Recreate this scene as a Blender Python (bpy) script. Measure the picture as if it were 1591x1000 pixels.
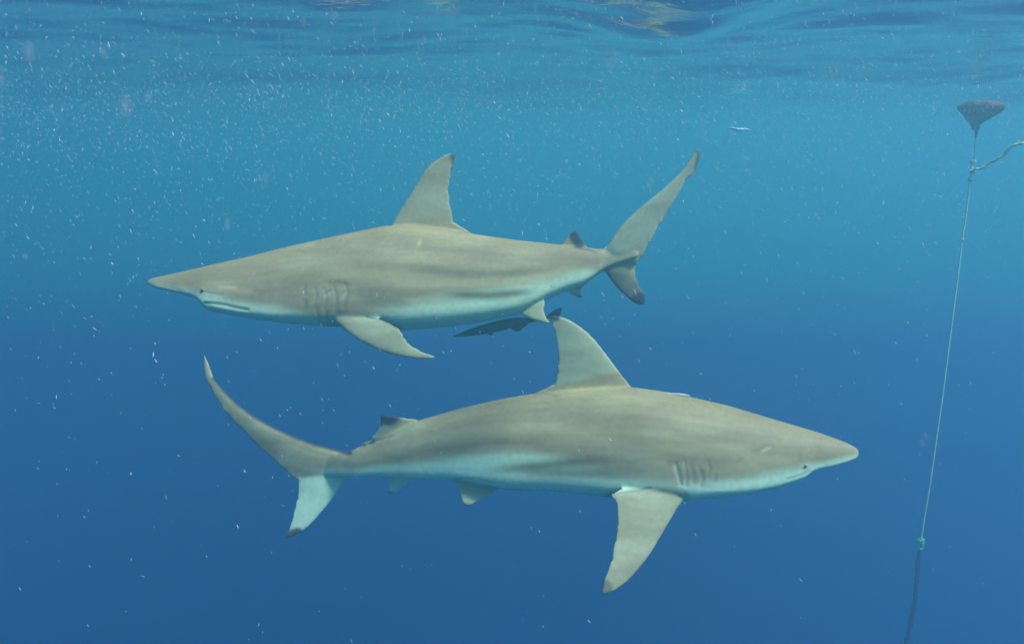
import bpy, bmesh, math, random
import numpy as np
from mathutils import Vector, Matrix

for o in list(bpy.data.objects): bpy.data.objects.remove(o, do_unlink=True)
S = bpy.context.scene
C = S.collection

# ------------------------------------------------------------------ camera, light, exposure
F = 1249.0                      # focal length in pixels of the 1591 px wide photograph
PITCH = -12.0
CAMZ = -0.34                    # the lens hangs just under the surface (surface is z = 0)
cam_d = bpy.data.cameras.new('camera'); cam = bpy.data.objects.new('camera', cam_d); C.objects.link(cam)
cam_d.sensor_width = 36; cam_d.lens = 36 * F / 1591; cam_d.clip_start = 0.02; cam_d.clip_end = 400
cam.location = (0, 0, CAMZ); cam.rotation_euler = (math.radians(90 + PITCH), 0, 0)
S.camera = cam
M3 = cam.rotation_euler.to_matrix()
MN = np.array(M3); CL = np.array(cam.location)

SUN_EL, SUN_AZ = math.radians(58), math.radians(113)     # azimuth clockwise from +Y (straight ahead)
W = bpy.data.worlds.new('World'); S.world = W; W.use_nodes = True
wt = W.node_tree; bg = wt.nodes['Background']
sky = wt.nodes.new('ShaderNodeTexSky'); sky.sky_type = 'NISHITA'; sky.sun_disc = False
sky.sun_elevation = SUN_EL; sky.sun_rotation = SUN_AZ
wt.links.new(sky.outputs[0], bg.inputs[0]); bg.inputs[1].default_value = 0.12
sd = bpy.data.lights.new('sun', 'SUN'); sd.energy = 4.5; sd.angle = math.radians(12)   # spread by the ripples overhead
sd.color = (1, 0.95, 0.86)
sun = bpy.data.objects.new('sun', sd); C.objects.link(sun)
sv = Vector((math.sin(SUN_AZ) * math.cos(SUN_EL), math.cos(SUN_AZ) * math.cos(SUN_EL), math.sin(SUN_EL)))
sun.rotation_euler = sv.to_track_quat('Z', 'Y').to_euler(); sun.location = sv * 20
S.view_settings.view_transform = 'Standard'; S.view_settings.look = 'None'
S.view_settings.exposure = 0.88; S.view_settings.gamma = 1
S.cycles.volume_bounces = 4; S.cycles.max_bounces = 8; S.cycles.transparent_max_bounces = 8
S.cycles.use_denoising = True

# ------------------------------------------------------------------ helpers
def P(x, y, d):
    """point at distance d in front of the lens that stands at photo pixel x, y"""
    v = np.array([(x - 795.5) / F * d, -(y - 500) / F * d, -d])
    return MN @ v + CL
def proj(co):
    v = (co - CL) @ MN
    return 795.5 + F * v[:, 0] / -v[:, 2], 500 - F * v[:, 1] / -v[:, 2], -v[:, 2]
def tag(o, label=None, cat=None, group=None, kind=None):
    if label: o['label'] = label
    if cat: o['category'] = cat
    if group: o['group'] = group
    if kind: o['kind'] = kind
    return o
def mesh_obj(name, verts, faces, mat, parent=None, origin=None, smooth=True):
    me = bpy.data.meshes.new(name)
    V = np.array(verts, float)
    o = bpy.data.objects.new(name, me)
    if origin is not None: V = V - np.array(origin)
    me.from_pydata([tuple(v) for v in V], [], faces); me.update()
    if smooth: me.polygons.foreach_set('use_smooth', [True] * len(me.polygons))
    if mat: me.materials.append(mat)
    C.objects.link(o)
    if parent: o.parent = parent
    elif origin is not None: o.location = origin
    return o
def empty(name, loc):
    o = bpy.data.objects.new(name, None); C.objects.link(o); o.location = loc; o.empty_display_size = 0.1
    return o

class Geo:
    def __init__(s): s.v = []; s.f = []
    def add(s, v, f):
        n = len(s.v); s.v += [tuple(p) for p in v]; s.f += [tuple(i + n for i in q) for q in f]
    def rings(s, R, cap=True):
        n = len(R[0]); v = [p for r in R for p in r]; f = []
        for i in range(len(R) - 1):
            for j in range(n):
                a = i * n + j; b = i * n + (j + 1) % n
                f.append((a, b, b + n, a + n))
        if cap:
            f.append(tuple(range(n))[::-1]); f.append(tuple((len(R) - 1) * n + j for j in range(n)))
        s.add(v, f)

def resample(pts, n):
    p = np.array(pts, float)
    # Catmull-Rom densify, then even arc length
    q = [p[0]]
    for i in range(len(p) - 1):
        a = p[max(i - 1, 0)]; b = p[i]; c = p[i + 1]; d = p[min(i + 2, len(p) - 1)]
        for t in np.linspace(0, 1, 9)[1:]:
            q.append(0.5 * ((2 * b) + (-a + c) * t + (2 * a - 5 * b + 4 * c - d) * t * t + (-a + 3 * b - 3 * c + d) * t ** 3))
    q = np.array(q); s = np.concatenate([[0], np.cumsum(np.linalg.norm(np.diff(q, axis=0), axis=1))])
    u = np.linspace(0, s[-1], n)
    return np.stack([np.interp(u, s, q[:, k]) for k in range(q.shape[1])], 1)

def smoothstep(a, b, x):
    t = np.clip((x - a) / (b - a), 0, 1); return t * t * (3 - 2 * t)
def seg_dist(px, py, poly):
    best = np.full(px.shape, 1e9)
    for (x0, y0), (x1, y1) in zip(poly[:-1], poly[1:]):
        dx, dy = x1 - x0, y1 - y0; L = dx * dx + dy * dy + 1e-9
        t = np.clip(((px - x0) * dx + (py - y0) * dy) / L, 0, 1)
        best = np.minimum(best, np.hypot(px - x0 - t * dx, py - y0 - t * dy))
    return best
def in_poly(px, py, poly):
    ins = np.zeros(px.shape, bool); n = len(poly)
    for i in range(n):
        x0, y0 = poly[i]; x1, y1 = poly[(i + 1) % n]
        if y0 == y1: continue
        c = ((y0 > py) != (y1 > py)) & (px < (x1 - x0) * (py - y0) / (y1 - y0) + x0)
        ins ^= c
    return ins

# ------------------------------------------------------------------ materials
def new_mat(name):
    m = bpy.data.materials.new(name); m.use_nodes = True
    return m, m.node_tree, m.node_tree.nodes['Principled BSDF'], m.node_tree.nodes['Material Output']
def N(t, kind, **kw):
    n = t.nodes.new(kind)
    for k, v in kw.items():
        if k.startswith('i_'): n.inputs[k[2:].replace('_', ' ')].default_value = v
        else: setattr(n, k, v)
    return n
def mixc(t, fac, a, b, blend='MIX'):
    n = t.nodes.new('ShaderNodeMix'); n.data_type = 'RGBA'; n.blend_type = blend
    for s, v in ((0, fac), (6, a), (7, b)):
        if hasattr(v, 'links') or isinstance(v, bpy.types.NodeSocket): t.links.new(v, n.inputs[s])
        else: n.inputs[s].default_value = v if s == 0 else (*v, 1)
    return n.outputs[2]

def shark_mat(name, back, light, belly, scale):
    m, t, b, out = new_mat(name)
    tc = N(t, 'ShaderNodeTexCoord'); mp = N(t, 'ShaderNodeMapping'); mp.inputs['Scale'].default_value = scale
    t.links.new(tc.outputs['Object'], mp.inputs[0])
    n1 = N(t, 'ShaderNodeTexNoise', i_Scale=4.0, i_Detail=4.0, i_Roughness=0.5); t.links.new(mp.outputs[0], n1.inputs[0])
    n2 = N(t, 'ShaderNodeTexNoise', i_Scale=60.0, i_Detail=3.0); t.links.new(tc.outputs['Object'], n2.inputs[0])
    def attr(a): x = N(t, 'ShaderNodeAttribute', attribute_name=a); return x.outputs['Fac']
    r = N(t, 'ShaderNodeMapRange', i_From_Min=0.32, i_From_Max=0.70); t.links.new(n1.outputs[0], r.inputs[0])
    col = mixc(t, r.outputs[0], back, light)
    # natural bands along the flank
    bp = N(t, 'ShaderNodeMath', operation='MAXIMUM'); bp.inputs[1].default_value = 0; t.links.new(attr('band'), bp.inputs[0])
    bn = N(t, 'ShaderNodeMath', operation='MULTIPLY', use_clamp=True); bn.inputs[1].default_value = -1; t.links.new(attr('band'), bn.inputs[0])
    # the belly's edge is broken up by fine pigment noise
    ad = N(t, 'ShaderNodeMath', operation='MULTIPLY_ADD'); t.links.new(r.outputs[0], ad.inputs[0]); ad.inputs[1].default_value = 0.16; ad.inputs[2].default_value = -0.08
    a2 = N(t, 'ShaderNodeMath', operation='ADD', use_clamp=True); t.links.new(attr('belly'), a2.inputs[0]); t.links.new(ad.outputs[0], a2.inputs[1])
    col = mixc(t, a2.outputs[0], col, belly)
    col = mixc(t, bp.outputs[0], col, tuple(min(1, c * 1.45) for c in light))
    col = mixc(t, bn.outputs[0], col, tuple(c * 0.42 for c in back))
    sp = N(t, 'ShaderNodeMapRange', i_From_Min=0.3, i_From_Max=0.7, i_To_Min=0.90, i_To_Max=1.07); t.links.new(n2.outputs[0], sp.inputs[0])
    cc = N(t, 'ShaderNodeVectorMath', operation='SCALE'); t.links.new(col, cc.inputs[0]); t.links.new(sp.outputs[0], cc.inputs['Scale'])
    col = mixc(t, attr('scar'), cc.outputs[0], (0.6, 0.62, 0.45))
    col = mixc(t, attr('dark'), col, (0.03, 0.032, 0.035))
    t.links.new(col, b.inputs['Base Color']); b.inputs['Roughness'].default_value = 0.58
    b.inputs['Specular IOR Level'].default_value = 0.22
    bu = N(t, 'ShaderNodeBump', i_Strength=0.05, i_Distance=0.003); t.links.new(n1.outputs[0], bu.inputs['Height'])
    t.links.new(bu.outputs[0], b.inputs['Normal'])
    return m
def plain(name, col, rough=0.6, var=0.25, scale=40, col2=None, bump=0.0):
    m, t, b, out = new_mat(name)
    tc = N(t, 'ShaderNodeTexCoord'); n = N(t, 'ShaderNodeTexNoise', i_Scale=scale, i_Detail=4.0); t.links.new(tc.outputs['Object'], n.inputs[0])
    r = N(t, 'ShaderNodeMapRange', i_From_Min=0.35, i_From_Max=0.65); t.links.new(n.outputs[0], r.inputs[0])
    c = mixc(t, r.outputs[0], tuple(x * (1 - var) for x in col), col2 or tuple(min(1, x * (1 + var)) for x in col))
    t.links.new(c, b.inputs['Base Color']); b.inputs['Roughness'].default_value = rough
    if bump:
        bu = N(t, 'ShaderNodeBump', i_Strength=bump, i_Distance=0.01); t.links.new(n.outputs[0], bu.inputs['Height']); t.links.new(bu.outputs[0], b.inputs['Normal'])
    return m

# ------------------------------------------------------------------ the water: surface, deep water, body of water
HX = (1030, 12)        # where the added hollow tilts towards the lens
def surf_height(x, y, seed=4):
    rng = np.random.RandomState(seed); h = np.zeros_like(x)
    for k in range(46):
        lam = 0.16 * (1.0 + 16 * rng.rand() ** 2.2)
        a = rng.normal(math.radians(88), 0.5)
        amp = 0.0042 * lam ** 0.95 * (0.5 + rng.rand())
        ph = rng.rand() * 6.283
        w = 2 * math.pi / lam
        s = np.sin(w * (math.cos(a) * x + math.sin(a) * y) + ph)
        h += amp * (s + 0.25 * s * s)
    h = h * 0.72
    # a steep local hollow, added so that it mirrors the sharks' backs
    h -= 0.088 * np.exp(-((y - 2.2) / 0.27) ** 2 - ((x - 0.42) / 0.24) ** 2)
    return h
def grid_axis(n0, n1, far):
    near = np.linspace(0, 3.2, n0); st = near[1] - near[0]; v = list(near)
    while v[-1] < far: st *= 1.045; v.append(v[-1] + st)
    return np.array(v)
ax = grid_axis(200, 0, 70); xs = np.concatenate([-ax[::-1][:-1], ax]) ; yneg = -np.geomspace(0.02, 30, 40)[::-1]
ys = np.concatenate([yneg, ax])
X, Y = np.meshgrid(xs, ys)
Z = surf_height(X, Y) * np.exp(-np.maximum(np.hypot(X, Y) - 8, 0) / 40)
nx, ny = len(xs), len(ys)
idx = np.arange(nx * ny).reshape(ny, nx)
quads = np.stack([idx[:-1, :-1], idx[:-1, 1:], idx[1:, 1:], idx[1:, :-1]], -1).reshape(-1, 4)
m, t, b, out = new_mat('water_surface')
t.nodes.remove(b)
fr = N(t, 'ShaderNodeFresnel', i_IOR=1.333)
gl = N(t, 'ShaderNodeBsdfGlossy', i_Roughness=0.03); gl.inputs['Color'].default_value = (1, 1, 1, 1)
tr = N(t, 'ShaderNodeBsdfTransparent'); mx = N(t, 'ShaderNodeMixShader')
tc = N(t, 'ShaderNodeTexCoord')
mp = N(t, 'ShaderNodeMapping'); mp.inputs['Scale'].default_value = (1, 1.6, 1); t.links.new(tc.outputs['Object'], mp.inputs[0])
nz = N(t, 'ShaderNodeTexNoise', i_Scale=14.0, i_Detail=5.0, i_Roughness=0.55); t.links.new(mp.outputs[0], nz.inputs[0])
bu = N(t, 'ShaderNodeBump', i_Strength=1.0, i_Distance=0.004); t.links.new(nz.outputs[0], bu.inputs['Height'])
t.links.new(bu.outputs[0], gl.inputs['Normal'])
t.links.new(fr.outputs[0], mx.inputs[0]); t.links.new(tr.outputs[0], mx.inputs[1]); t.links.new(gl.outputs[0], mx.inputs[2])
t.links.new(mx.outputs[0], out.inputs['Surface'])
surf = mesh_obj('water_surface', np.stack([X.ravel(), Y.ravel(), Z.ravel()], 1), [tuple(map(int, q)) for q in quads], m)
tag(surf, 'rippled underside of the sea surface', None, None, 'structure')

# open water beyond sight: a closed-off bowl below the surface
g = Geo(); rings = []
for r_, z_ in ((66, -0.4), (68, -8), (62, -22), (45, -34), (22, -40), (2, -41)):
    rings.append([(r_ * math.cos(a), r_ * math.sin(a), z_) for a in np.linspace(0, 2 * math.pi, 65)[:-1]])
v = [p for r in rings for p in r]; f = [(i * 64 + j, i * 64 + (j + 1) % 64, (i + 1) * 64 + (j + 1) % 64, (i + 1) * 64 + j) for i in range(5) for j in range(64)]
f.append(tuple(5 * 64 + j for j in range(64)))
dm = plain('deep_water', (0.01, 0.035, 0.09), 0.9, 0.1, 0.1)
tag(mesh_obj('deep_water', v, f, dm), 'deep blue open water', None, None, 'structure')

hm, t, b, out = new_mat('haze'); t.nodes.remove(b)
pv = N(t, 'ShaderNodeVolumePrincipled')
DENS = 0.225
pv.inputs['Density'].default_value = DENS; pv.inputs['Anisotropy'].default_value = 0.5
alb = dict(c=(0.155, 0.415, 0.435), st=(1.0, 0.88, 0.57))
ac = []
for c, s in zip(alb['c'], alb['st']):
    k = (s - c) / (1 - c); ac.append((1 - k) ** 2)
pv.inputs['Color'].default_value = (*alb['c'], 1); pv.inputs['Absorption Color'].default_value = (*ac, 1)
t.links.new(pv.outputs[0], out.inputs['Volume'])
bx = [(x, y, z) for x in (-75, 75) for y in (-75, 75) for z in (-43, 0.35)]
tag(mesh_obj('haze', bx, [(0, 1, 3, 2), (4, 6, 7, 5), (0, 4, 5, 1), (2, 3, 7, 6), (0, 2, 6, 4), (1, 5, 7, 3)], hm, smooth=False), 'blue sea water dimming what lies far off', None, None, 'stuff')
# a second pale volume, added farther out to brighten the band under the surface
h2, t, b, out = new_mat('band_haze'); t.nodes.remove(b)
pv = N(t, 'ShaderNodeVolumePrincipled'); pv.inputs['Density'].default_value = 0.30; pv.inputs['Anisotropy'].default_value = 0.4
pv.inputs['Color'].default_value = (0.05, 0.92, 0.70, 1); pv.inputs['Absorption Color'].default_value = (0, 0, 0, 1)
t.links.new(pv.outputs[0], out.inputs['Volume'])
bx = [(x, y, z) for x in (-74, 74) for y in (6.2, 74) for z in (-1.8, 0.3)]
tag(mesh_obj('haze', bx, [(0, 1, 3, 2), (4, 6, 7, 5), (0, 4, 5, 1), (2, 3, 7, 6), (0, 2, 6, 4), (1, 5, 7, 3)], h2, smooth=False), 'pale turquoise haze layer added under the far surface', None, None, 'stuff')

# ------------------------------------------------------------------ sharks
def fin(g, lead, trail, depth, th, n=26, flare=1.3, tipth=0.0022, ramp=0.0):
    """blade between a leading and a trailing edge (pixel polylines from root to tip) at depth(t)"""
    L = resample(lead, n); T = resample(trail, n)
    if n > 20:
        jr = np.random.RandomState(int(abs(L[0, 0]) * 7) % 997); jit = jr.normal(size=n) * 0.55
        nick = jr.rand(n) < 0.07; jit[nick] -= 1.6; jit[:4] = 0; jit[-3:] = 0
        cd = (T - L); cd /= np.maximum(np.linalg.norm(cd, axis=1), 1)[:, None]; T = T + cd * jit[:, None]
    dl = np.array([depth(t) for t in np.linspace(0, 1, n)])
    Lp = np.array([P(x, y, d) for (x, y), d in zip(L, dl)]); Tp = np.array([P(x, y, d) for (x, y), d in zip(T, dl)])
    R = []; K = 9
    cs = (1 - np.cos(np.linspace(0, math.pi, K))) / 2
    for i in range(n):
        i0, i1 = max(i - 1, 0), min(i + 1, n - 1)
        span = (Lp[i1] + Tp[i1]) - (Lp[i0] + Tp[i0]); ch = Tp[i] - Lp[i]
        nr = np.cross(ch, span); nl = np.linalg.norm(nr)
        nr = nr / nl if nl > 1e-9 else np.array(MN[:, 2])
        tt = i / (n - 1)
        h = th * (1 - tt) ** 0.8 * (1 + flare * math.exp(-tt / 0.07)) + tipth
        if ramp: h *= 0.12 + 0.88 * float(smoothstep(0, ramp, np.float64(tt)))
        c = np.linalg.norm(ch)
        h = min(h, 0.5 * c + 0.002)
        prof = [h * (2.2 * math.sqrt(u) * (1 - u) ** 1.0 * 0.9 + 0.0) + tipth * 0.7 for u in cs]
        up = [Lp[i] + ch * u + nr * p for u, p in zip(cs, prof)]
        dn = [Lp[i] + ch * u - nr * p for u, p in zip(cs, prof)]
        R.append(up + dn[::-1])
    g.rings(R)

def body(g, top, bot, depth, wid, n=110, K=40):
    """stations between the back line and the belly line; wid(px) = half width / half height"""
    xs0 = [p[0] for p in top]; a, b_ = top[0][0], top[-1][0]
    u = (1 - np.cos(np.linspace(0, math.pi / 2, n) )) if False else np.linspace(0, 1, n) ** 1.25
    X = a + (b_ - a) * u; sg = 1 if b_ > a else -1
    tx = np.array(top) * [sg, 1]; bx_ = np.array(bot) * [sg, 1]
    ty = np.interp(X * sg, tx[:, 0], tx[:, 1]); by = np.interp(X * sg, bx_[:, 0], bx_[:, 1])
    full = by - ty
    k = np.exp(-np.linspace(-2, 2, 21) ** 2); k /= k.sum()
    sm = lambda v: np.convolve(np.pad(v, 10, mode='edge'), k, 'valid')
    wgt = smoothstep(0.02, 0.16, u)
    fs = full * (1 - wgt) + sm(full) * wgt; mid = ty + (0.74 + 0.10 * smoothstep(0.42, 0.22, u)) * full; mid = mid * (1 - wgt) + sm(mid) * wgt
    mid = np.clip(mid, ty + 0.3 * full, by - 0.13 * full)
    R = []
    cen = np.array([P(x, c_, depth(x)) for x, c_ in zip(X, mid)])
    for i, x in enumerate(X):
        i0, i1 = max(i - 2, 0), min(i + 2, n - 1)
        d = depth(x); hu = max(mid[i] - ty[i], 0.02) * d / F; hd = max(by[i] - mid[i], 0.02) * d / F
        upn = MN[:, 1]
        ax_ = cen[i1] - cen[i0]; ax_ = ax_ - upn * (ax_ @ upn); lat = np.cross(ax_, upn); lat /= np.linalg.norm(lat)
        w = 0.5 * fs[i] * d / F * wid(x)
        r = []
        for th in np.linspace(0, 2 * math.pi, K, endpoint=False):
            c, s = math.cos(th), math.sin(th)
            e = 0.95 if s > 0 else 0.62
            r.append(cen[i] + upn * (hu if s > 0 else hd) * math.copysign(abs(s) ** e, s) + lat * w * math.copysign(abs(c) ** e, c))
        R.append(r)
    g.rings(R)

def finish_shark(name, label, g, mat, vox, spec):
    me = bpy.data.meshes.new('tmp'); me.from_pydata(g.v, [], g.f); me.update()
    bm = bmesh.new(); bm.from_mesh(me); bmesh.ops.remove_doubles(bm, verts=bm.verts, dist=1e-6)
    bmesh.ops.recalc_face_normals(bm, faces=bm.faces); bm.to_mesh(me); bm.free()
    o = bpy.data.objects.new('tmp', me); C.objects.link(o)
    md = o.modifiers.new('r', 'REMESH'); md.mode = 'VOXEL'; md.voxel_size = vox; md.adaptivity = 0
    dg = bpy.context.evaluated_depsgraph_get(); m2 = bpy.data.meshes.new_from_object(o.evaluated_get(dg))
    bpy.data.objects.remove(o, do_unlink=True)
    nv = len(m2.vertices); co = np.empty(nv * 3); m2.vertices.foreach_get('co', co); co = co.reshape(-1, 3)
    ne = len(m2.edges); e = np.empty(ne * 2, int); m2.edges.foreach_get('vertices', e); e = e.reshape(-1, 2)
    deg = np.bincount(e.ravel(), minlength=nv)[:, None].astype(float)
    def lap(c):
        s = np.zeros_like(c)
        for k in range(3):
            s[:, k] = np.bincount(e[:, 0], c[e[:, 1], k], nv) + np.bincount(e[:, 1], c[e[:, 0], k], nv)
        return s / deg - c
    for _ in range(10):
        co = co + 0.55 * lap(co); co = co - 0.56 * lap(co)
    for _ in range(2): co = co + 0.5 * lap(co)
    def lap1(a, n_):
        for _ in range(n_): a = 0.4 * a + 0.6 * (np.bincount(e[:, 0], a[e[:, 1]], nv) + np.bincount(e[:, 1], a[e[:, 0]], nv)) / deg[:, 0]
        return a
    m2.vertices.foreach_set('co', co.ravel()); m2.update()
    nr = np.empty(nv * 3); m2.vertex_normals.foreach_get('vector', nr); nr = nr.reshape(-1, 3)
    px, py, dp = proj(co)
    side = np.clip(np.abs(nr @ MN[:, 2]) * 1.6 - 0.25, 0, 1)
    # belly
    bl = np.array(spec['belly_line'], float); bl = bl[bl[:, 0].argsort()]
    yb = np.interp(px, bl[:, 0], bl[:, 1]); sft = np.interp(px, bl[:, 0], bl[:, 2])
    belly = smoothstep(-sft, sft, py - yb) * spec['belly_max']
    for poly, val in spec['regions']:
        k = in_poly(px, py, poly); belly[k] = val
    belly = lap1(belly, 20)
    band = np.zeros(nv)
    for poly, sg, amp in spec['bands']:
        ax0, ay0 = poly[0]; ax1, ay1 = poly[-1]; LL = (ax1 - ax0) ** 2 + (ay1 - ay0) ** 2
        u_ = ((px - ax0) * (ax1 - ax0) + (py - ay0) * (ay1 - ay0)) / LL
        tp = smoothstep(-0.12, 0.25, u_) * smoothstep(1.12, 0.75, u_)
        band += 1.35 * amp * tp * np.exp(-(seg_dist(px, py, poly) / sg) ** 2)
    dark = np.zeros(nv); scar = np.zeros(nv); disp = np.zeros(nv)
    for poly, sg, amp in spec['tips']: dark = np.maximum(dark, min(1, amp * 1.3) * smoothstep(1.4 * sg, 0.6 * sg, seg_dist(px, py, poly)))
    for poly, sg, amp, dep in spec['grooves']:
        q = np.exp(-(seg_dist(px, py, poly) / sg) ** 2) * side
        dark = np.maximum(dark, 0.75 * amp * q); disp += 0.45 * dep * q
    for poly, sg, amp in spec['scars']: scar = np.maximum(scar, amp * smoothstep(1.4 * sg, 0.7 * sg, seg_dist(px, py, poly)) * side)
    dark = lap1(dark, 1); scar = lap1(scar, 1)
    co = co - nr * disp[:, None]
    org = co.mean(0); co = co - org
    m2.vertices.foreach_set('co', co.ravel())
    for nm, a in (('belly', belly), ('band', band), ('dark', dark), ('scar', scar)):
        at = m2.attributes.new(nm, 'FLOAT', 'POINT'); at.data.foreach_set('value', a.astype(np.float32))
    m2.polygons.foreach_set('use_smooth', [True] * len(m2.polygons)); m2.materials.clear(); m2.materials.append(mat); m2.update()
    global SKIN
    SKIN = (px, py, dp)
    root = empty(name, org); tag(root, label, 'shark')
    m2.name = 'body'; bo = bpy.data.objects.new('body', m2); C.objects.link(bo); bo.parent = root
    return root, org

eye_m = plain('shark_eye', (0.30, 0.29, 0.2), 0.15, 0.1, 30); pup_m = plain('eye_pupil', (0.008, 0.008, 0.008), 0.1, 0.0, 30)
def eyes(root, org, px, py, skin, r, fwd):
    k = np.hypot(skin[0] - px, skin[1] - py) < 5
    dnear, dfar = skin[2][k].min() + r * 0.45, skin[2][k].max() - r * 0.45
    for d, sgn in ((dnear, 1), (dfar, -1)):
        c = P(px, py, d)
        bm = bmesh.new(); bmesh.ops.create_uvsphere(bm, u_segments=18, v_segments=12, radius=r)
        vs = [tuple(c + np.array(v.co) * 1.0) for v in bm.verts]; fs = [tuple(v.index for v in f_.verts) for f_ in bm.faces]; bm.free()
        e = mesh_obj('eye', vs, fs, eye_m, root, org)
        pc = c + MN[:, 2] * sgn * r * 0.55
        bm = bmesh.new(); bmesh.ops.create_uvsphere(bm, u_segments=14, v_segments=8, radius=r * 0.62)
        vs = [tuple(pc + np.array(v.co)) for v in bm.verts]; fs = [tuple(v.index for v in f_.verts) for f_ in bm.faces]; bm.free()
        p_ = mesh_obj('pupil', vs, fs, pup_m, e, org)

lerp = np.interp
# ---- upper shark, swimming left
DA = 3.05
depA = lambda x: lerp(x, [228, 420, 650, 850, 940, 1000, 1090], [2.98, 3.03, 3.07, 3.08, 3.06, 3.03, 2.98])
topA = [(228, 438), (231, 434), (240, 431.5), (265, 426), (322, 413), (380, 400), (452, 382), (524, 366), (596, 351), (640, 349), (690, 355), (733, 363), (803, 373), (866, 379.5), (900, 383), (926, 386), (941, 387), (960, 388), (975, 389), (992, 392)]
botA = [(228, 438.6), (231, 442), (247, 448.8), (286, 457.8), (304, 462), (313, 466), (319, 472), (323, 478.5), (329, 483), (344, 486.5), (380, 493), (434, 501), (488, 506), (540, 508), (584, 510), (628, 513.3), (692, 508), (748, 500.5), (803, 489), (830, 476), (846, 467), (881, 452), (904, 444), (922, 432), (938, 420), (950, 413), (962, 408), (975, 404), (992, 399)]
widA = lambda x: lerp(x, [228, 245, 300, 360, 450, 560, 700, 850, 910, 935, 955, 992], [1.9, 1.85, 1.45, 1.15, 0.9, 0.8, 0.76, 0.75, 0.72, 0.58, 0.34, 0.05])
g = Geo(); body(g, topA, botA, depA, widA)
# first dorsal
dA1_l = [(596, 372), (611, 345), (622, 325), (641, 297), (655.5, 271), (670, 254), (685, 244), (698, 238.5), (704, 238)]
dA1_t = [(705, 380), (704, 335), (699, 318), (698, 295), (700, 275), (704, 258), (707, 248), (708, 243), (706.5, 239)]
fin(g, dA1_l, dA1_t, lambda t: 3.07, 0.014)
fin(g, [(690, 368), (700, 345), (716, 352), (732, 361)], [(720, 372), (724, 368), (728, 366), (733, 364)], lambda t: 3.07, 0.007, 12)
# second dorsal
fin(g, [(866, 392), (875, 377), (883, 367), (890, 359.5), (895, 358)], [(917, 396), (915, 387), (906, 375), (901, 367), (897, 360)], lambda t: 3.078, 0.008, 18)
fin(g, [(890, 386), (898, 378), (910, 384), (926, 391)], [(904, 392), (910, 391), (918, 392), (927, 393)], lambda t: 3.078, 0.007, 10)
# caudal
upA_l = [(925, 392), (940.5, 384), (955, 363.6), (970, 345), (992, 324.7), (1014.5, 306), (1040.5, 284), (1062.6, 261), (1073.7, 243), (1080, 233), (1085, 231)]
upA_t = [(929, 418), (958, 411), (984, 409), (995, 401), (1007, 384), (1022, 356), (1040.5, 324.7), (1057, 299), (1069, 277), (1080, 270), (1085.6, 254), (1088.5, 236)]
fin(g, upA_l, upA_t, lambda t: 3.06 - 0.05 * t, 0.018, 40, 0.0, ramp=0.16)
loA_l = [(926, 402), (939, 421), (955, 443), (974, 461.7), (988, 472), (999, 474)]
loA_t = [(1004, 380), (993, 402), (987.5, 417), (988, 428), (992, 439.5), (1001, 457), (1002.7, 472)]
fin(g, loA_l, loA_t, lambda t: 3.06 + 0.02 * t, 0.014, 24, 0.0, ramp=0.3)
# pectorals: near, far
fin(g, [(512, 492), (530, 508), (545.6, 521), (574, 537.6), (603, 549), (639, 556.6), (662, 558), (675, 557)],
    [(562, 489), (592, 496), (612, 505), (624, 515), (629, 526), (642, 538), (657, 546), (670, 551), (678, 555)], lambda t: 2.93 - 0.10 * t, 0.013, 30, 0.4)
fin(g, [(520, 490), (535, 494), (560, 490), (600, 490)], [(600, 488), (606, 492), (606, 490), (604, 490)], lambda t: 3.14 + 0.36 * t, 0.011, 26, 0.3)
# pelvic: near, far
fin(g, [(795, 480), (806, 486), (820, 494), (837, 500), (852, 502.5)], [(842, 452), (847, 470), (846, 482), (849, 492), (856, 501)], lambda t: 3.03 - 0.06 * t, 0.006, 18, 0.4)
fin(g, [(800, 478), (808, 484), (820, 488), (830, 494)], [(838, 455), (842, 466), (840, 478), (838, 490)], lambda t: 3.12 + 0.06 * t, 0.006, 14, 0.4)
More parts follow.
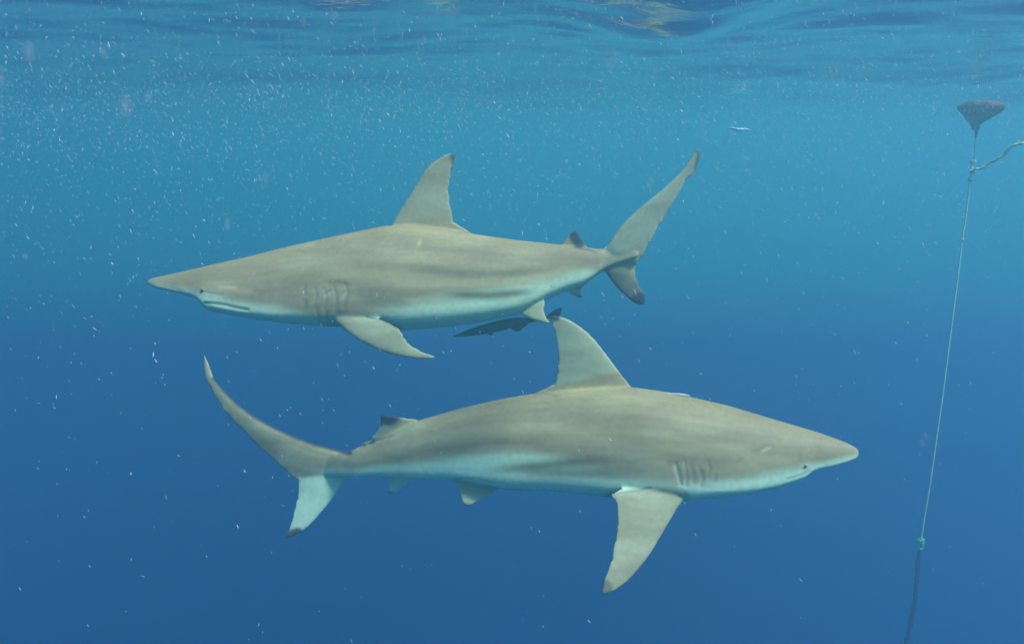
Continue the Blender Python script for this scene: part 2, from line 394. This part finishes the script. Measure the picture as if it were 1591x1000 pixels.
# anal fin
fin(g, [(872, 440), (880, 451), (885, 456), (895, 461), (904, 463.5)], [(926, 420), (916, 436), (905, 446), (904, 455), (906, 462)], lambda t: 3.08, 0.006, 18, 0.4)
specA = dict(belly_max=0.92,
    belly_line=[(228, 440, 3), (250, 443.5, 3), (286, 450.5, 4), (314, 456, 5), (340, 461, 7), (362, 468, 9), (420, 477, 11), (500, 494, 9), (560, 496, 14), (620, 477, 22), (700, 463, 20), (800, 444, 16), (880, 426, 13), (912, 418, 9), (930, 424, 9), (945, 432, 20), (1090, 470, 20)],
    regions=[([(320, 477), (345, 476), (372, 482), (400, 489), (400, 500), (345, 494), (318, 490)], 1.0), (upA_l[1:] + upA_t[::-1], 0.30), (loA_l + loA_t[::-1], 0.10), ([p for p in dA1_l + dA1_t[::-1] if p[1] < 349], 0.16),
             ([(505, 500), (545, 492), (582, 494), (618, 504), (632, 520), (690, 560), (600, 565), (520, 515)], 0.20),
             ([(806, 488), (815, 478), (847, 468), (862, 505), (835, 506)], 0.25), ([(884, 452), (925, 430), (910, 470), (884, 470)], 0.3)],
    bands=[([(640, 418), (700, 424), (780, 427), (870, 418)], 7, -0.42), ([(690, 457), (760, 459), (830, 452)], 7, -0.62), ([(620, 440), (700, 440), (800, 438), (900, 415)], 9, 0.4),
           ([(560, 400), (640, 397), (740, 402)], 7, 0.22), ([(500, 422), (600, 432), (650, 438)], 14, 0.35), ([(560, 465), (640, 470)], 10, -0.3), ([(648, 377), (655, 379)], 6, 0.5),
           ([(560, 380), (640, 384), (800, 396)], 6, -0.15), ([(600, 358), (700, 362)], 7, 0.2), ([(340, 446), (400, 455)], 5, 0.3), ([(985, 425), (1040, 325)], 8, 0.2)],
    tips=[([(704, 236), (708, 250)], 7, 0.65), ([(708, 240), (703, 270)], 3.5, 0.6), ([(891, 360), (900, 376)], 10, 0.85), ([(1080, 228), (1090, 236), (1084, 262)], 6, 0.6), ([(994, 470), (1006, 476)], 19, 0.8), ([(950, 438), (990, 462)], 24, 0.45), ([(955, 446), (992, 472)], 4, 0.5), ([(900, 464), (908, 464)], 6, 0.5), ([(676, 556), (684, 558)], 4, 0.2), ([(840, 504), (860, 502)], 2.5, 0.35)],
    grooves=[([(474, 444), (473, 451), (476, 458)], 1.8, 0.3, 0.003), ([(473, 466), (475, 476), (472, 484)], 3.4, 0.3, 0.002), ([(489, 447), (492, 458), (490, 468)], 2.2, 0.14, 0.003), ([(489, 474), (492, 484), (496, 499)], 3.4, 0.26, 0.003), ([(504, 449), (507, 462), (505, 472)], 2.0, 0.16, 0.004), ([(503, 476), (507, 488), (507, 500)], 3.6, 0.3, 0.003),
             ([(519, 446), (522, 458), (522, 470), (520, 476)], 2.2, 0.16, 0.004), ([(520, 480), (526, 488)], 4.0, 0.28, 0.002), ([(537, 443), (540, 452), (538, 462), (534, 478)], 2.6, 0.26, 0.004), ([(506, 457), (510, 452), (515, 449)], 1.2, 0.8, 0.0), ([(508, 463), (511, 461)], 1.4, 0.6, 0.0), ([(512, 439), (525, 439), (541, 443)], 4.5, 0.3, 0.003),
             ([(478, 466), (474, 474)], 3, 0.5, 0.0), ([(490, 482), (520, 484), (536, 482)], 7, 0.3, 0.0),
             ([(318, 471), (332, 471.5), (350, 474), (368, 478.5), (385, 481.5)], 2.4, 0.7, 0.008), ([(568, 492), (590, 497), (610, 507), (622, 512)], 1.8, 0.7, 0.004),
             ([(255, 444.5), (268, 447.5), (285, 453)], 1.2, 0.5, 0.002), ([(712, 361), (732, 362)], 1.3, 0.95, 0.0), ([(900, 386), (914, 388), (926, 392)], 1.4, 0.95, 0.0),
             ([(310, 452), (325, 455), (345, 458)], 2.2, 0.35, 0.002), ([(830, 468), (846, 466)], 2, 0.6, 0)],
    scars=[([(506, 459), (510, 455), (511, 461)], 2.0, 0.7), ([(531, 463), (536, 457)], 3.0, 0.3), ([(467, 492), (479, 490)], 1.5, 0.6), ([(257, 443.5), (263, 445)], 1.2, 0.7), ([(340, 446), (366, 446)], 1.6, 0.35)])
# ---- lower shark, swimming right
depB = lambda x: lerp(x, [317, 400, 470, 545, 650, 800, 1000, 1200, 1333], [2.86, 2.84, 2.81, 2.76, 2.70, 2.64, 2.60, 2.57, 2.53])
topB = [(1334, 701), (1333, 697), (1327, 693), (1311, 685.5), (1273.5, 672), (1226.5, 658), (1179.5, 644), (1132.5, 630), (1085.5, 619), (1038.5, 609), (987, 601.5), (940, 601), (880, 605), (822, 612), (773, 620.5), (723, 632), (683, 643), (653, 652), (620, 666), (590, 680), (560, 693), (543, 701), (525, 703), (500, 704)]
botB = [(1334, 701.4), (1333, 706), (1326, 711), (1309, 716), (1287.6, 721.5), (1262, 726.5), (1253, 730), (1240.6, 740), (1203, 752), (1156, 760.5), (1109, 765.5), (1071, 771), (1020, 770), (944.5, 767), (897.5, 761.5), (850.5, 757.6), (783, 756.5), (740, 750), (703, 744), (643, 741.5), (580, 738.5), (548, 741), (525, 741), (500, 738)]
widB = lambda x: lerp(-x, [-1334, -1310, -1260, -1180, -1080, -960, -780, -640, -560, -530, -500], [1.7, 1.65, 1.25, 1.0, 0.88, 0.78, 0.74, 0.72, 0.66, 0.45, 0.06])
g2 = Geo(); body(g2, topB, botB, depB, widB)
dB1_l = [(1000, 625), (982, 602), (963, 578), (940, 547.5), (921, 524), (902, 507.6), (883.4, 496), (868, 491), (860, 490)]
dB1_t = [(858, 622), (861, 600), (865, 583), (867, 562), (865, 540), (861, 520), (857, 505), (855, 497), (856, 491)]
fin(g2, dB1_l, dB1_t, lambda t: 2.62 - 0.01 * t, 0.014, 30)
fin(g2, [(878, 622), (866, 596), (850, 602), (824, 613.5)], [(850, 622), (842, 618), (834, 617), (822, 616)], lambda t: 2.625, 0.006, 12)
dB2_l = [(664, 664), (650, 652), (636, 650), (622, 647.5), (606, 645), (595, 643.5)]
dB2_t = [(585, 692), (577, 680), (584, 671), (589, 662), (591, 653), (591.5, 645)]
fin(g2, dB2_l, dB2_t, lambda t: 2.72 - 0.02 * t, 0.006, 20, 0.8)
fin(g2, [(604, 686), (596, 674), (580, 682), (560, 689)], [(590, 692), (578, 689), (566, 690), (556, 691)], lambda t: 2.73, 0.008, 10)
upB_r = [(560, 712), (543, 703), (523, 697.6), (490, 689), (456.6, 676.6), (423, 661.6), (396.6, 646.6), (370, 627.6), (350, 608), (333, 588), (325, 566.6), (318, 551)]
upB_l = [(545, 738), (500, 742), (461.6, 745), (443, 730), (416.6, 706.5), (390, 681.6), (363, 655), (340, 626.6), (325, 600), (317.3, 586.6), (316, 566), (316.5, 552)]
fin(g2, upB_r, upB_l, lambda t: 2.79 + 0.12 * max(0, t - 0.22), 0.017, 44, 0.0, ramp=0.2)
loB_r = [(552, 722), (536, 745), (520, 770), (500, 795), (480, 817), (463, 829), (444, 836.5)]
loB_l = [(460, 715), (462, 745), (462.5, 765), (456.6, 790), (452, 812), (446, 826), (440.5, 835)]
fin(g2, loB_r, loB_l, lambda t: 2.79 - 0.03 * max(0, t - 0.4), 0.013, 26, 0.0, ramp=0.45)
pcB_l = [(1075, 752), (1064, 774), (1052.6, 789.6), (1029, 829.6), (1005.6, 867), (977.4, 900), (955, 917), (938, 923)]
pcB_t = [(990, 750), (966, 759), (949, 768), (955, 778), (959, 793), (958, 822), (950, 866), (942, 890), (936.5, 908), (934.5, 921)]
fin(g2, pcB_l, pcB_t, lambda t: 2.49 - 0.16 * t, 0.014, 34, 0.35)
fin(g2, [(1062, 745), (1050, 750), (1010, 748), (970, 748)], [(960, 742), (952, 748), (955, 746), (960, 747)], lambda t: 2.68 + 0.36 * t, 0.011, 26, 0.3)
plB_l = [(790, 746), (775, 758), (763, 768), (743, 779), (728, 786)]
plB_t = [(706, 735), (705, 746), (713, 763), (717, 777), (720, 785)]
fin(g2, plB_l, plB_t, lambda t: 2.63 - 0.04 * t, 0.006, 18, 0.4)
fin(g2, [(780, 746), (768, 756), (755, 765), (738, 773)], [(712, 735), (712, 744), (718, 758), (726, 770)], lambda t: 2.71 + 0.04 * t, 0.006, 14, 0.4)
fin(g2, [(652, 728), (641, 744), (630, 755), (618, 763), (609, 767)], [(588, 728), (592, 740), (603, 747), (604, 757), (601, 765)], lambda t: 2.715, 0.006, 18, 0.4)
specB = dict(belly_max=1.0,
    belly_line=[(317, 560, 30), (440, 690, 30), (500, 722, 12), (540, 731, 9), (600, 723, 8), (680, 715, 8), (720, 708, 7), (780, 704, 7), (830, 704, 8), (880, 714, 14), (930, 732, 16), (980, 744, 14), (1050, 752, 12), (1090, 748, 11), (1150, 745, 11), (1200, 735, 11), (1250, 726, 7), (1290, 716, 4), (1334, 707, 4)],
    regions=[(upB_r + upB_l[::-1][:-2], 0.12), ([(536, 746), (461, 743), (455, 800), (430, 845), (470, 845), (525, 780)], 0.85), ([p for p in dB1_l + dB1_t[::-1] if p[1] < 602], 0.30), (dB2_l + dB2_t[::-1], 0.18),  # first dorsal paler: light passing through the fin, put into the skin colour
             ([(938, 768), (990, 759), (1043, 755), (1068, 768), (1060, 800), (1000, 900), (925, 935), (940, 830)], 0.16),
             ([(703, 742), (778, 757), (740, 795), (712, 795)], 0.38), ([(603, 743.5), (645, 743.5), (612, 775), (590, 770)], 0.75)],
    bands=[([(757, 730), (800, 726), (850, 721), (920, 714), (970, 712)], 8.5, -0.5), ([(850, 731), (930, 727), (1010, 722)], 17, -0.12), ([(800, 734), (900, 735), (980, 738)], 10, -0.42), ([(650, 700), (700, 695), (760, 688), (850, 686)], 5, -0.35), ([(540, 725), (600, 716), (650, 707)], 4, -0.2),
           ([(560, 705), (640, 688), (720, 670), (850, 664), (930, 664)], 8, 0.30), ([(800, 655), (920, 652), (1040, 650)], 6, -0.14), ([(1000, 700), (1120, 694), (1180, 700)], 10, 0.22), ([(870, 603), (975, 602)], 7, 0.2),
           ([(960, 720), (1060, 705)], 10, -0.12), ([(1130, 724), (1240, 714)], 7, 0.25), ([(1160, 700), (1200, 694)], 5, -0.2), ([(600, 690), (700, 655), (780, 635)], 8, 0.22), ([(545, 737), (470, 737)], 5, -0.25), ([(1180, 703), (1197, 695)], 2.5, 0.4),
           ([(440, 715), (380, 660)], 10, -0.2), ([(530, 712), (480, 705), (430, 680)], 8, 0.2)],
    tips=[([(853, 490), (864, 493)], 6, 0.7), ([(588, 643), (608, 645)], 15, 1.0), ([(590, 650), (604, 651)], 10, 0.9), ([(592, 650), (592, 660)], 3, 0.6), ([(436, 838), (462, 828)], 9, 0.72), ([(716, 790), (724, 790)], 9, 0.75), ([(712, 765), (717, 780)], 2.5, 0.5), ([(598, 768), (608, 768)], 5, 0.6),
          ([(930, 925), (940, 912)], 12, 0.5), (upB_r[1:-2], 4.0, 0.7), ([(458, 790), (462, 760)], 1.5, 0.2), ([(640, 646), (600, 643)], 2, 0.3)],
    grooves=[([(1112, 737), (1111, 747)], 3.2, 0.35, 0.002), ([(1100, 716), (1103, 728), (1100, 741)], 2.2, 0.28, 0.004), ([(1091, 733), (1092, 745), (1090, 754)], 3.4, 0.42, 0.004), ([(1074, 724), (1077, 738), (1078, 750)], 4.2, 0.3, 0.004), ([(1086, 724), (1087, 734)], 1.8, 0.15, 0.003),
             ([(1064, 717), (1067, 735), (1066, 755)], 2.6, 0.16, 0.004), ([(1050, 720), (1054, 736), (1058, 752)], 2.6, 0.28, 0.006), ([(1040, 719), (1056, 715), (1078, 713)], 5.0, 0.26, 0.001), ([(1066, 738), (1096, 742)], 9, 0.28, 0.0),
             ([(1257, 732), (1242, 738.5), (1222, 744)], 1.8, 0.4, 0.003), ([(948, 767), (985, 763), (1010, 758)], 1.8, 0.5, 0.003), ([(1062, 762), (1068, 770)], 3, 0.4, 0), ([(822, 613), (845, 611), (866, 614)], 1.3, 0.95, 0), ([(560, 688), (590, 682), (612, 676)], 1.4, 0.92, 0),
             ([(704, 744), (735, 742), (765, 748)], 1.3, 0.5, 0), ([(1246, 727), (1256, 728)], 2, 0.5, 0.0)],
    scars=[([(1048, 727), (1054, 742), (1068, 756)], 4, 0.3), ([(1098, 752), (1108, 758)], 2.5, 0.7), ([(1082, 754), (1090, 755)], 2.5, 0.5), ([(1246, 724), (1255, 722)], 2.2, 0.45), ([(1186, 699), (1198, 694)], 1.6, 0.3)])

# ------------------------------------------------------------------ small fish, float, ropes
def fish(name, label, cat, spine, hts, depth, mat, wfac=0.7, fins=()):
    g = Geo(); sp = resample(spine, 40); hh = lerp(np.linspace(0, 1, 40), np.linspace(0, 1, len(hts)), hts)
    cen = np.array([P(x, y, depth(i / 39)) for i, (x, y) in enumerate(sp)]); R = []
    for i in range(40):
        i0, i1 = max(i - 1, 0), min(i + 1, 39)
        a = cen[i1] - cen[i0]; a /= np.linalg.norm(a); lat = MN[:, 2] - a * (a @ MN[:, 2]); lat /= np.linalg.norm(lat); up = np.cross(a, lat)
        h = hh[i] * depth(0) / F
        R.append([cen[i] + up * h * math.sin(q) + lat * h * wfac * math.cos(q) for q in np.linspace(0, 2 * math.pi, 20, endpoint=False)])
    g.rings(R)
    for l, t_, d, th in fins: fin(g, l, t_, d, th, 12, 0.3, 0.0008)
    org = cen[12]
    o = mesh_obj(name, g.v, g.f, mat, None, org); tag(o, label, cat); return o

def tube(pts, r, K=8, strands=0, pitch=0.03, n=None, rng=None):
    pts = np.array(pts, float); L = np.linalg.norm(np.diff(pts, axis=0), axis=1).sum()
    n = n or max(12, int(L / (pitch / 6)) if strands else int(L / 0.02))
    q = resample(pts, n); R = []
    up = np.array([0.0, 1.0, 0.2]); s = 0
    for i in range(n):
        i0, i1 = max(i - 1, 0), min(i + 1, n - 1)
        a = q[i1] - q[i0]; a /= np.linalg.norm(a) + 1e-12
        u = up - a * (a @ up); u /= np.linalg.norm(u); w = np.cross(a, u); up = u
        if i: s += np.linalg.norm(q[i] - q[i - 1])
        rr = r[0] + (r[1] - r[0]) * i / (n - 1) if isinstance(r, tuple) else r
        ring = []
        for k in range(K):
            th = 2 * math.pi * k / K; f_ = 1.0
            if strands: f_ = 1 + 0.22 * math.cos(strands * (th - 2 * math.pi * s / (pitch * strands) ))
            ring.append(q[i] + (u * math.cos(th) + w * math.sin(th)) * rr * f_)
        R.append(ring)
    return R
def knot(c, r, tr, seed, turns=3.0):
    rng = np.random.RandomState(seed); k = []
    for t_ in np.linspace(0, 1, 26):
        a = t_ * turns * 2 * math.pi
        k.append(c + np.array([math.cos(a) * r * (0.7 + 0.4 * rng.rand()), math.sin(a) * r * 0.8, (t_ - 0.5) * r * 1.5 + 0.3 * r * math.sin(2.3 * a)]))
    return tube(k, tr, 8)

DR = 5.0
matA = shark_mat('shark_skin_tan', (0.275, 0.248, 0.100), (0.370, 0.335, 0.132), (0.56, 0.86, 0.47), (1.0, 4, 4))
matB = shark_mat('shark_skin_grey_tan', (0.285, 0.254, 0.102), (0.380, 0.342, 0.136), (0.56, 0.86, 0.47), (1.0, 4, 4))
rA, oA = finish_shark('shark', 'upper tan shark swimming left with pale belly and dark tail tips', g, matA, 0.0042, specA); skA = SKIN
rB, oB = finish_shark('shark', 'lower tan shark swimming right, white banded flank, long fin hanging down', g2, matB, 0.0038, specB); skB = SKIN
eyes(rA, oA, 315, 450.5, skA, 0.0065, -1)
eyes(rB, oB, 1251, 723.5, skB, 0.0055, 1)

rem_m = plain('suckerfish_slate', (0.05, 0.075, 0.095), 0.5, 0.4, 30)
fish('remora', 'dark slate suckerfish hanging under the belly of the upper shark', 'fish',
     [(704, 522.5), (725, 518), (750, 512), (780, 505), (805, 499), (825, 497), (845, 494), (856, 491)], [0.6, 4.5, 6.8, 8.2, 8.6, 7.2, 4.5, 3.0, 1.8], lambda t: 3.14 + 0.02 * t, rem_m, 0.75,
     [([(850, 490), (858, 484), (866, 479), (873, 478)], [(856, 494), (864, 493), (870, 489), (873, 480)], lambda t: 3.16, 0.003),
      ([(790, 506), (796, 512), (804, 515)], [(822, 502), (815, 508), (806, 515)], lambda t: 3.15, 0.003),
      ([(752, 515), (758, 519), (764, 521)], [(762, 512), (765, 517), (766, 521)], lambda t: 3.10, 0.003)])
pal_m = plain('suckerfish_pale', (0.45, 0.5, 0.42), 0.5, 0.2, 60)
fish('remora', 'small pale suckerfish resting on the back of the lower shark', 'fish',
     [(1072, 614.8), (1062, 613.6), (1050, 612.6), (1040, 611.8), (1033, 611)], [0.8, 2.2, 2.6, 1.8, 0.7], lambda t: 2.575, pal_m, 0.9,
     [([(1037, 613), (1033, 611), (1029, 610)], [(1037, 614), (1032, 614), (1029, 613.5)], lambda t: 2.60, 0.0015)])

# float: an inverted cone hanging in the surface
flm = plain('fouled_float', (0.10, 0.035, 0.02), 0.9, 0.6, 9, (0.22, 0.11, 0.045), 0.8)
fc = P(1523, 168, DR)
fl = empty('conical_float', fc); tag(fl, 'dark brown fouled cone shaped float at the surface above the rope', 'float')
px_m = DR / F; R = []; rng = np.random.RandomState(3)
prof = [(6, 11), (17, 10), (26, 7.5), (32, 4), (32.5, 0), (28, -6), (22, -11.5), (16, -17), (10, -22), (6.5, -26), (4.5, -30), (4, -33)]
ph = rng.rand(6) * 6.28
pr = resample(prof, 30)
for i, (r_, z_) in enumerate(pr):
    ring = []
    for k in range(40):
        a = 2 * math.pi * k / 40
        rr = r_ * (1 + 0.05 * math.sin(3 * a + ph[0]) + 0.035 * math.sin(7 * a + ph[1] + i * 0.4) + 0.03 * (rng.rand() - 0.5))
        sh = max(0, z_) * 0.0 + (2 if z_ < -15 else 0) * -1
        ring.append(fc + np.array([(rr * math.cos(a) + sh - 0.25 * max(0, -z_ - 5) * 0.5) * px_m, rr * math.sin(a) * px_m, z_ * px_m]))
    R.append(ring)
gg = Geo(); gg.rings(R); mesh_obj('cone', gg.v, gg.f, flm, fl, fc)
gg = Geo(); gg.rings(tube([P(1518.5, 196, DR), P(1517, 204, DR), P(1516, 213, DR)], (0.017, 0.005), 10)); mesh_obj('stem', gg.v, gg.f, plain('stem_dark', (0.04, 0.04, 0.06), 0.7), fl, fc)

rope_m = plain('cream_rope', (0.62, 0.58, 0.36), 0.8, 0.3, 120); line_m = plain('green_line', (0.55, 0.85, 0.35), 0.8, 0.25, 90)
shk_m = plain('shackle', (0.5, 0.62, 0.42), 0.35, 0.2, 60)
lo = P(1512, 250, DR)
ln = empty('hanging_line', lo); tag(ln, 'thin pale green line hanging straight down below the cone float', 'line')
gg = Geo(); gg.rings(tube([P(1516, 212, DR), P(1514.5, 230, DR), P(1513, 248, DR)], 0.0028, 6)); mesh_obj('upper_cord', gg.v, gg.f, plain('grey_cord', (0.16, 0.18, 0.18), 0.7), ln, lo)
cp = [(1512, 252), (1508, 275), (1505, 300), (1500, 340), (1495, 373), (1490, 415), (1482, 478), (1474, 540), (1465, 610), (1455, 680), (1445, 750), (1436, 805), (1431, 838)]
gg = Geo(); gg.rings(tube([P(x, y, DR) for x, y in cp], 0.0052, 8, 3, 0.03, n=400)); mesh_obj('cord', gg.v, gg.f, line_m, ln, lo)
for (x, y, r_, tr_, sd_, m_, nm) in ((1512, 252, 0.016, 0.005, 1, shk_m, 'shackle'), (1507.5, 279, 0.012, 0.0055, 2, rope_m, 'knot'), (1511, 266, 0.016, 0.0055, 6, rope_m, 'knot'), (1495, 373, 0.010, 0.005, 3, rope_m, 'knot')):
    gg = Geo(); gg.rings(knot(P(x, y, DR), r_, tr_, sd_, 2.4)); mesh_obj(nm, gg.v, gg.f, m_, ln, lo)
gk = plain('green_cord', (0.10, 0.85, 0.16), 0.6, 0.35, 80)
gg = Geo(); gg.rings(knot(P(1430.5, 840, DR), 0.019, 0.009, 5, 2.4)); gg.rings(tube([P(1434, 836, DR), P(1434.5, 846, DR), P(1431, 854, DR), P(1428, 848, DR), P(1429, 838, DR)], 0.006, 8)); mesh_obj('green_knot', gg.v, gg.f, gk, ln, lo)
so = P(1512, 264, DR)
gg = Geo(); gg.rings(tube([P(x, y, d) for x, y, d in [(a_, b_, c_ + DR - 4.9) for a_, b_, c_ in ((1507, 266, 4.9), (1516, 263, 4.88), (1524, 262, 4.86), (1536, 254, 4.84), (1550, 247, 4.8), (1561, 240, 4.78), (1567, 232, 4.76), (1577, 225, 4.74), (1592, 222.5, 4.72), (1620, 222, 4.7), (1660, 216, 4.66), (1740, 190, 4.6))]], 0.0085, 10, 3, 0.035, n=420))
tag(mesh_obj('side_rope', gg.v, gg.f, plain('pale_rope', (0.92, 0.9, 0.28), 0.8, 0.2, 120), None, so), 'slack cream rope leading off to the right from the knot', 'rope')
do = P(1427, 858, DR)
dk = plain('navy_rope', (0.004, 0.003, 0.05), 0.8, 0.3, 90)
gg = Geo(); gg.rings(tube([P(x, y, DR) for x, y in ((1429, 854), (1427, 866), (1425, 890), (1422, 925), (1417, 955), (1411, 985), (1405, 1015), (1396, 1060), (1384, 1110), (1370, 1180))], 0.0130, 10, 3, 0.05, n=400))
tag(mesh_obj('dark_rope', gg.v, gg.f, dk, None, do), 'thick navy blue rope hanging below the green knot', 'rope')

# drifting specks and bubbles
rng = np.random.RandomState(11)
n = 52000
loc = np.stack([rng.uniform(-3.6, 3.6, n), 0.45 + 4.8 * rng.rand(n) ** 1.15, -0.02 - rng.exponential(0.27, n)], 1)
deep = rng.rand(n) < 0.015; loc[deep, 2] = -2.6 * rng.rand(deep.sum())
sz = (0.0005 + 0.0019 * rng.rand(n) ** 3.2) * (0.22 + 0.36 * loc[:, 1]); sz[rng.rand(n) < 0.004] *= 2.0
dv = np.stack([0.5 + 0.35 * rng.normal(size=n), -np.ones(n), 0.5 * rng.normal(size=n)], 1); dv /= np.linalg.norm(dv, axis=1)[:, None]; dv = dv @ MN.T
ua = np.cross(dv, [0.3, 0.5, 0.8]); ua /= np.linalg.norm(ua, axis=1)[:, None]; va = np.cross(dv, ua)
ln_ = sz * (2.0 + 4.5 * rng.rand(n)); ok = (loc[:, 2] < surf_height(loc[:, 0], loc[:, 1]) - 0.012) & (np.linalg.norm(loc - CL, axis=1) > 0.5)
loc, sz, dv, ua, va, ln_ = [q[ok] for q in (loc, sz, dv, ua, va, ln_)]; n = len(loc)
vs = []
for tt, rr in ((-0.5, 0.25), (0.05, 1.0), (0.5, 0.2)):
    for q in range(4):
        an = q * math.pi / 2; w_ = (sz * 0.5 * rr * (0.75 + 0.5 * rng.rand(n)))[:, None]
        vs.append(loc + dv * (ln_ * tt)[:, None] + (ua * math.cos(an) + va * math.sin(an)) * w_)
vs = np.stack(vs, 1).reshape(-1, 3)
fq = [(i * 4 + j, i * 4 + (j + 1) % 4, (i + 1) * 4 + (j + 1) % 4, (i + 1) * 4 + j) for i in range(2) for j in range(4)] + [(3, 2, 1, 0), (8, 9, 10, 11)]
fs_ = (np.array(fq)[None] + (np.arange(n) * 12)[:, None, None]).reshape(-1, 4).tolist()
class GG: pass
gg = GG(); gg.v = vs; gg.f = fs_
def murk(name, col, opacity, soft):
    m, t, b, out = new_mat(name); b.inputs['Base Color'].default_value = (*col, 1); b.inputs['Roughness'].default_value = 0.9
    tr = N(t, 'ShaderNodeBsdfTransparent'); mx = N(t, 'ShaderNodeMixShader'); mx.inputs[0].default_value = opacity
    if soft:   # thin at the rim, dense in the middle, lens blur put into the opacity
        lw = N(t, 'ShaderNodeLayerWeight', i_Blend=0.5); iv = N(t, 'ShaderNodeMath', operation='SUBTRACT'); iv.inputs[0].default_value = 1
        t.links.new(lw.outputs['Facing'], iv.inputs[1]); pw = N(t, 'ShaderNodeMath', operation='POWER'); pw.inputs[1].default_value = 3.2
        t.links.new(iv.outputs[0], pw.inputs[0]); ml = N(t, 'ShaderNodeMath', operation='MULTIPLY'); ml.inputs[1].default_value = opacity
        t.links.new(pw.outputs[0], ml.inputs[0]); t.links.new(ml.outputs[0], mx.inputs[0])
    t.links.new(tr.outputs[0], mx.inputs[1]); t.links.new(b.outputs[0], mx.inputs[2]); t.links.new(mx.outputs[0], out.inputs['Surface'])
    return m
spm = murk('drifting_specks', (0.62, 0.74, 0.74), 0.40, False)
tag(mesh_obj('drifting_specks', gg.v, gg.f, spm), 'pale specks and bubbles drifting below the surface', None, None, 'stuff')
bl = Geo(); rng = np.random.RandomState(5)  # out-of-focus specks near the lens, modelled as soft blobs
spots = [(195, 163, 0.9, 17), (1295, 113, 0.8, 10), (950, 92, 0.9, 16), (45, 80, 0.8, 15), (1436, 682, 1.0, 10), (1130, 72, 0.9, 9), (232, 150, 0.8, 9), (40, 398, 0.9, 5), (1160, 250, 1.0, 6)]
for k in range(26): spots.append((rng.rand() * 1591, rng.exponential(170), 0.8 + rng.rand(), 3 + 6 * rng.rand()))
for x, y, d, r in spots:
    c = P(x, y, d)
    if c[2] > -0.06: continue
    bm = bmesh.new(); bmesh.ops.create_uvsphere(bm, u_segments=16, v_segments=10, radius=r * d / F)
    bl.add([c + np.array(v.co) * np.array([0.8, 0.8, 1.25]) for v in bm.verts], [[v.index for v in f_.verts] for f_ in bm.faces]); bm.free()
tag(mesh_obj('blurred_specks', bl.v, bl.f, murk('blurred_specks', (0.55, 0.5, 0.58), 0.085, True)), 'faint soft blobs standing in for out-of-focus specks close by', None, None, 'stuff')

# a small pale strip modelled in place of a sun glint on the far surface
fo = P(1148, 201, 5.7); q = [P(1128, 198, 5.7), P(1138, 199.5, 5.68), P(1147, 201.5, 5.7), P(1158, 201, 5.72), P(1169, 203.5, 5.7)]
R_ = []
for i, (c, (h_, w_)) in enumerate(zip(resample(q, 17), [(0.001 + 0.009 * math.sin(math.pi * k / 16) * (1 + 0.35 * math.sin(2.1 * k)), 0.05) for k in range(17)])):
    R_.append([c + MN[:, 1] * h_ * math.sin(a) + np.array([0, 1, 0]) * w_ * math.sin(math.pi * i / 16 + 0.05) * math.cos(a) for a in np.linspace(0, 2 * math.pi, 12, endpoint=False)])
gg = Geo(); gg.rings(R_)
tag(mesh_obj('glint_streak', gg.v, gg.f, plain('glint', (0.55, 0.9, 0.7), 0.6, 0.2, 60), None, fo), 'tiny pale turquoise strip standing in for a sun glint in open water right of the upper shark tail', 'glint')
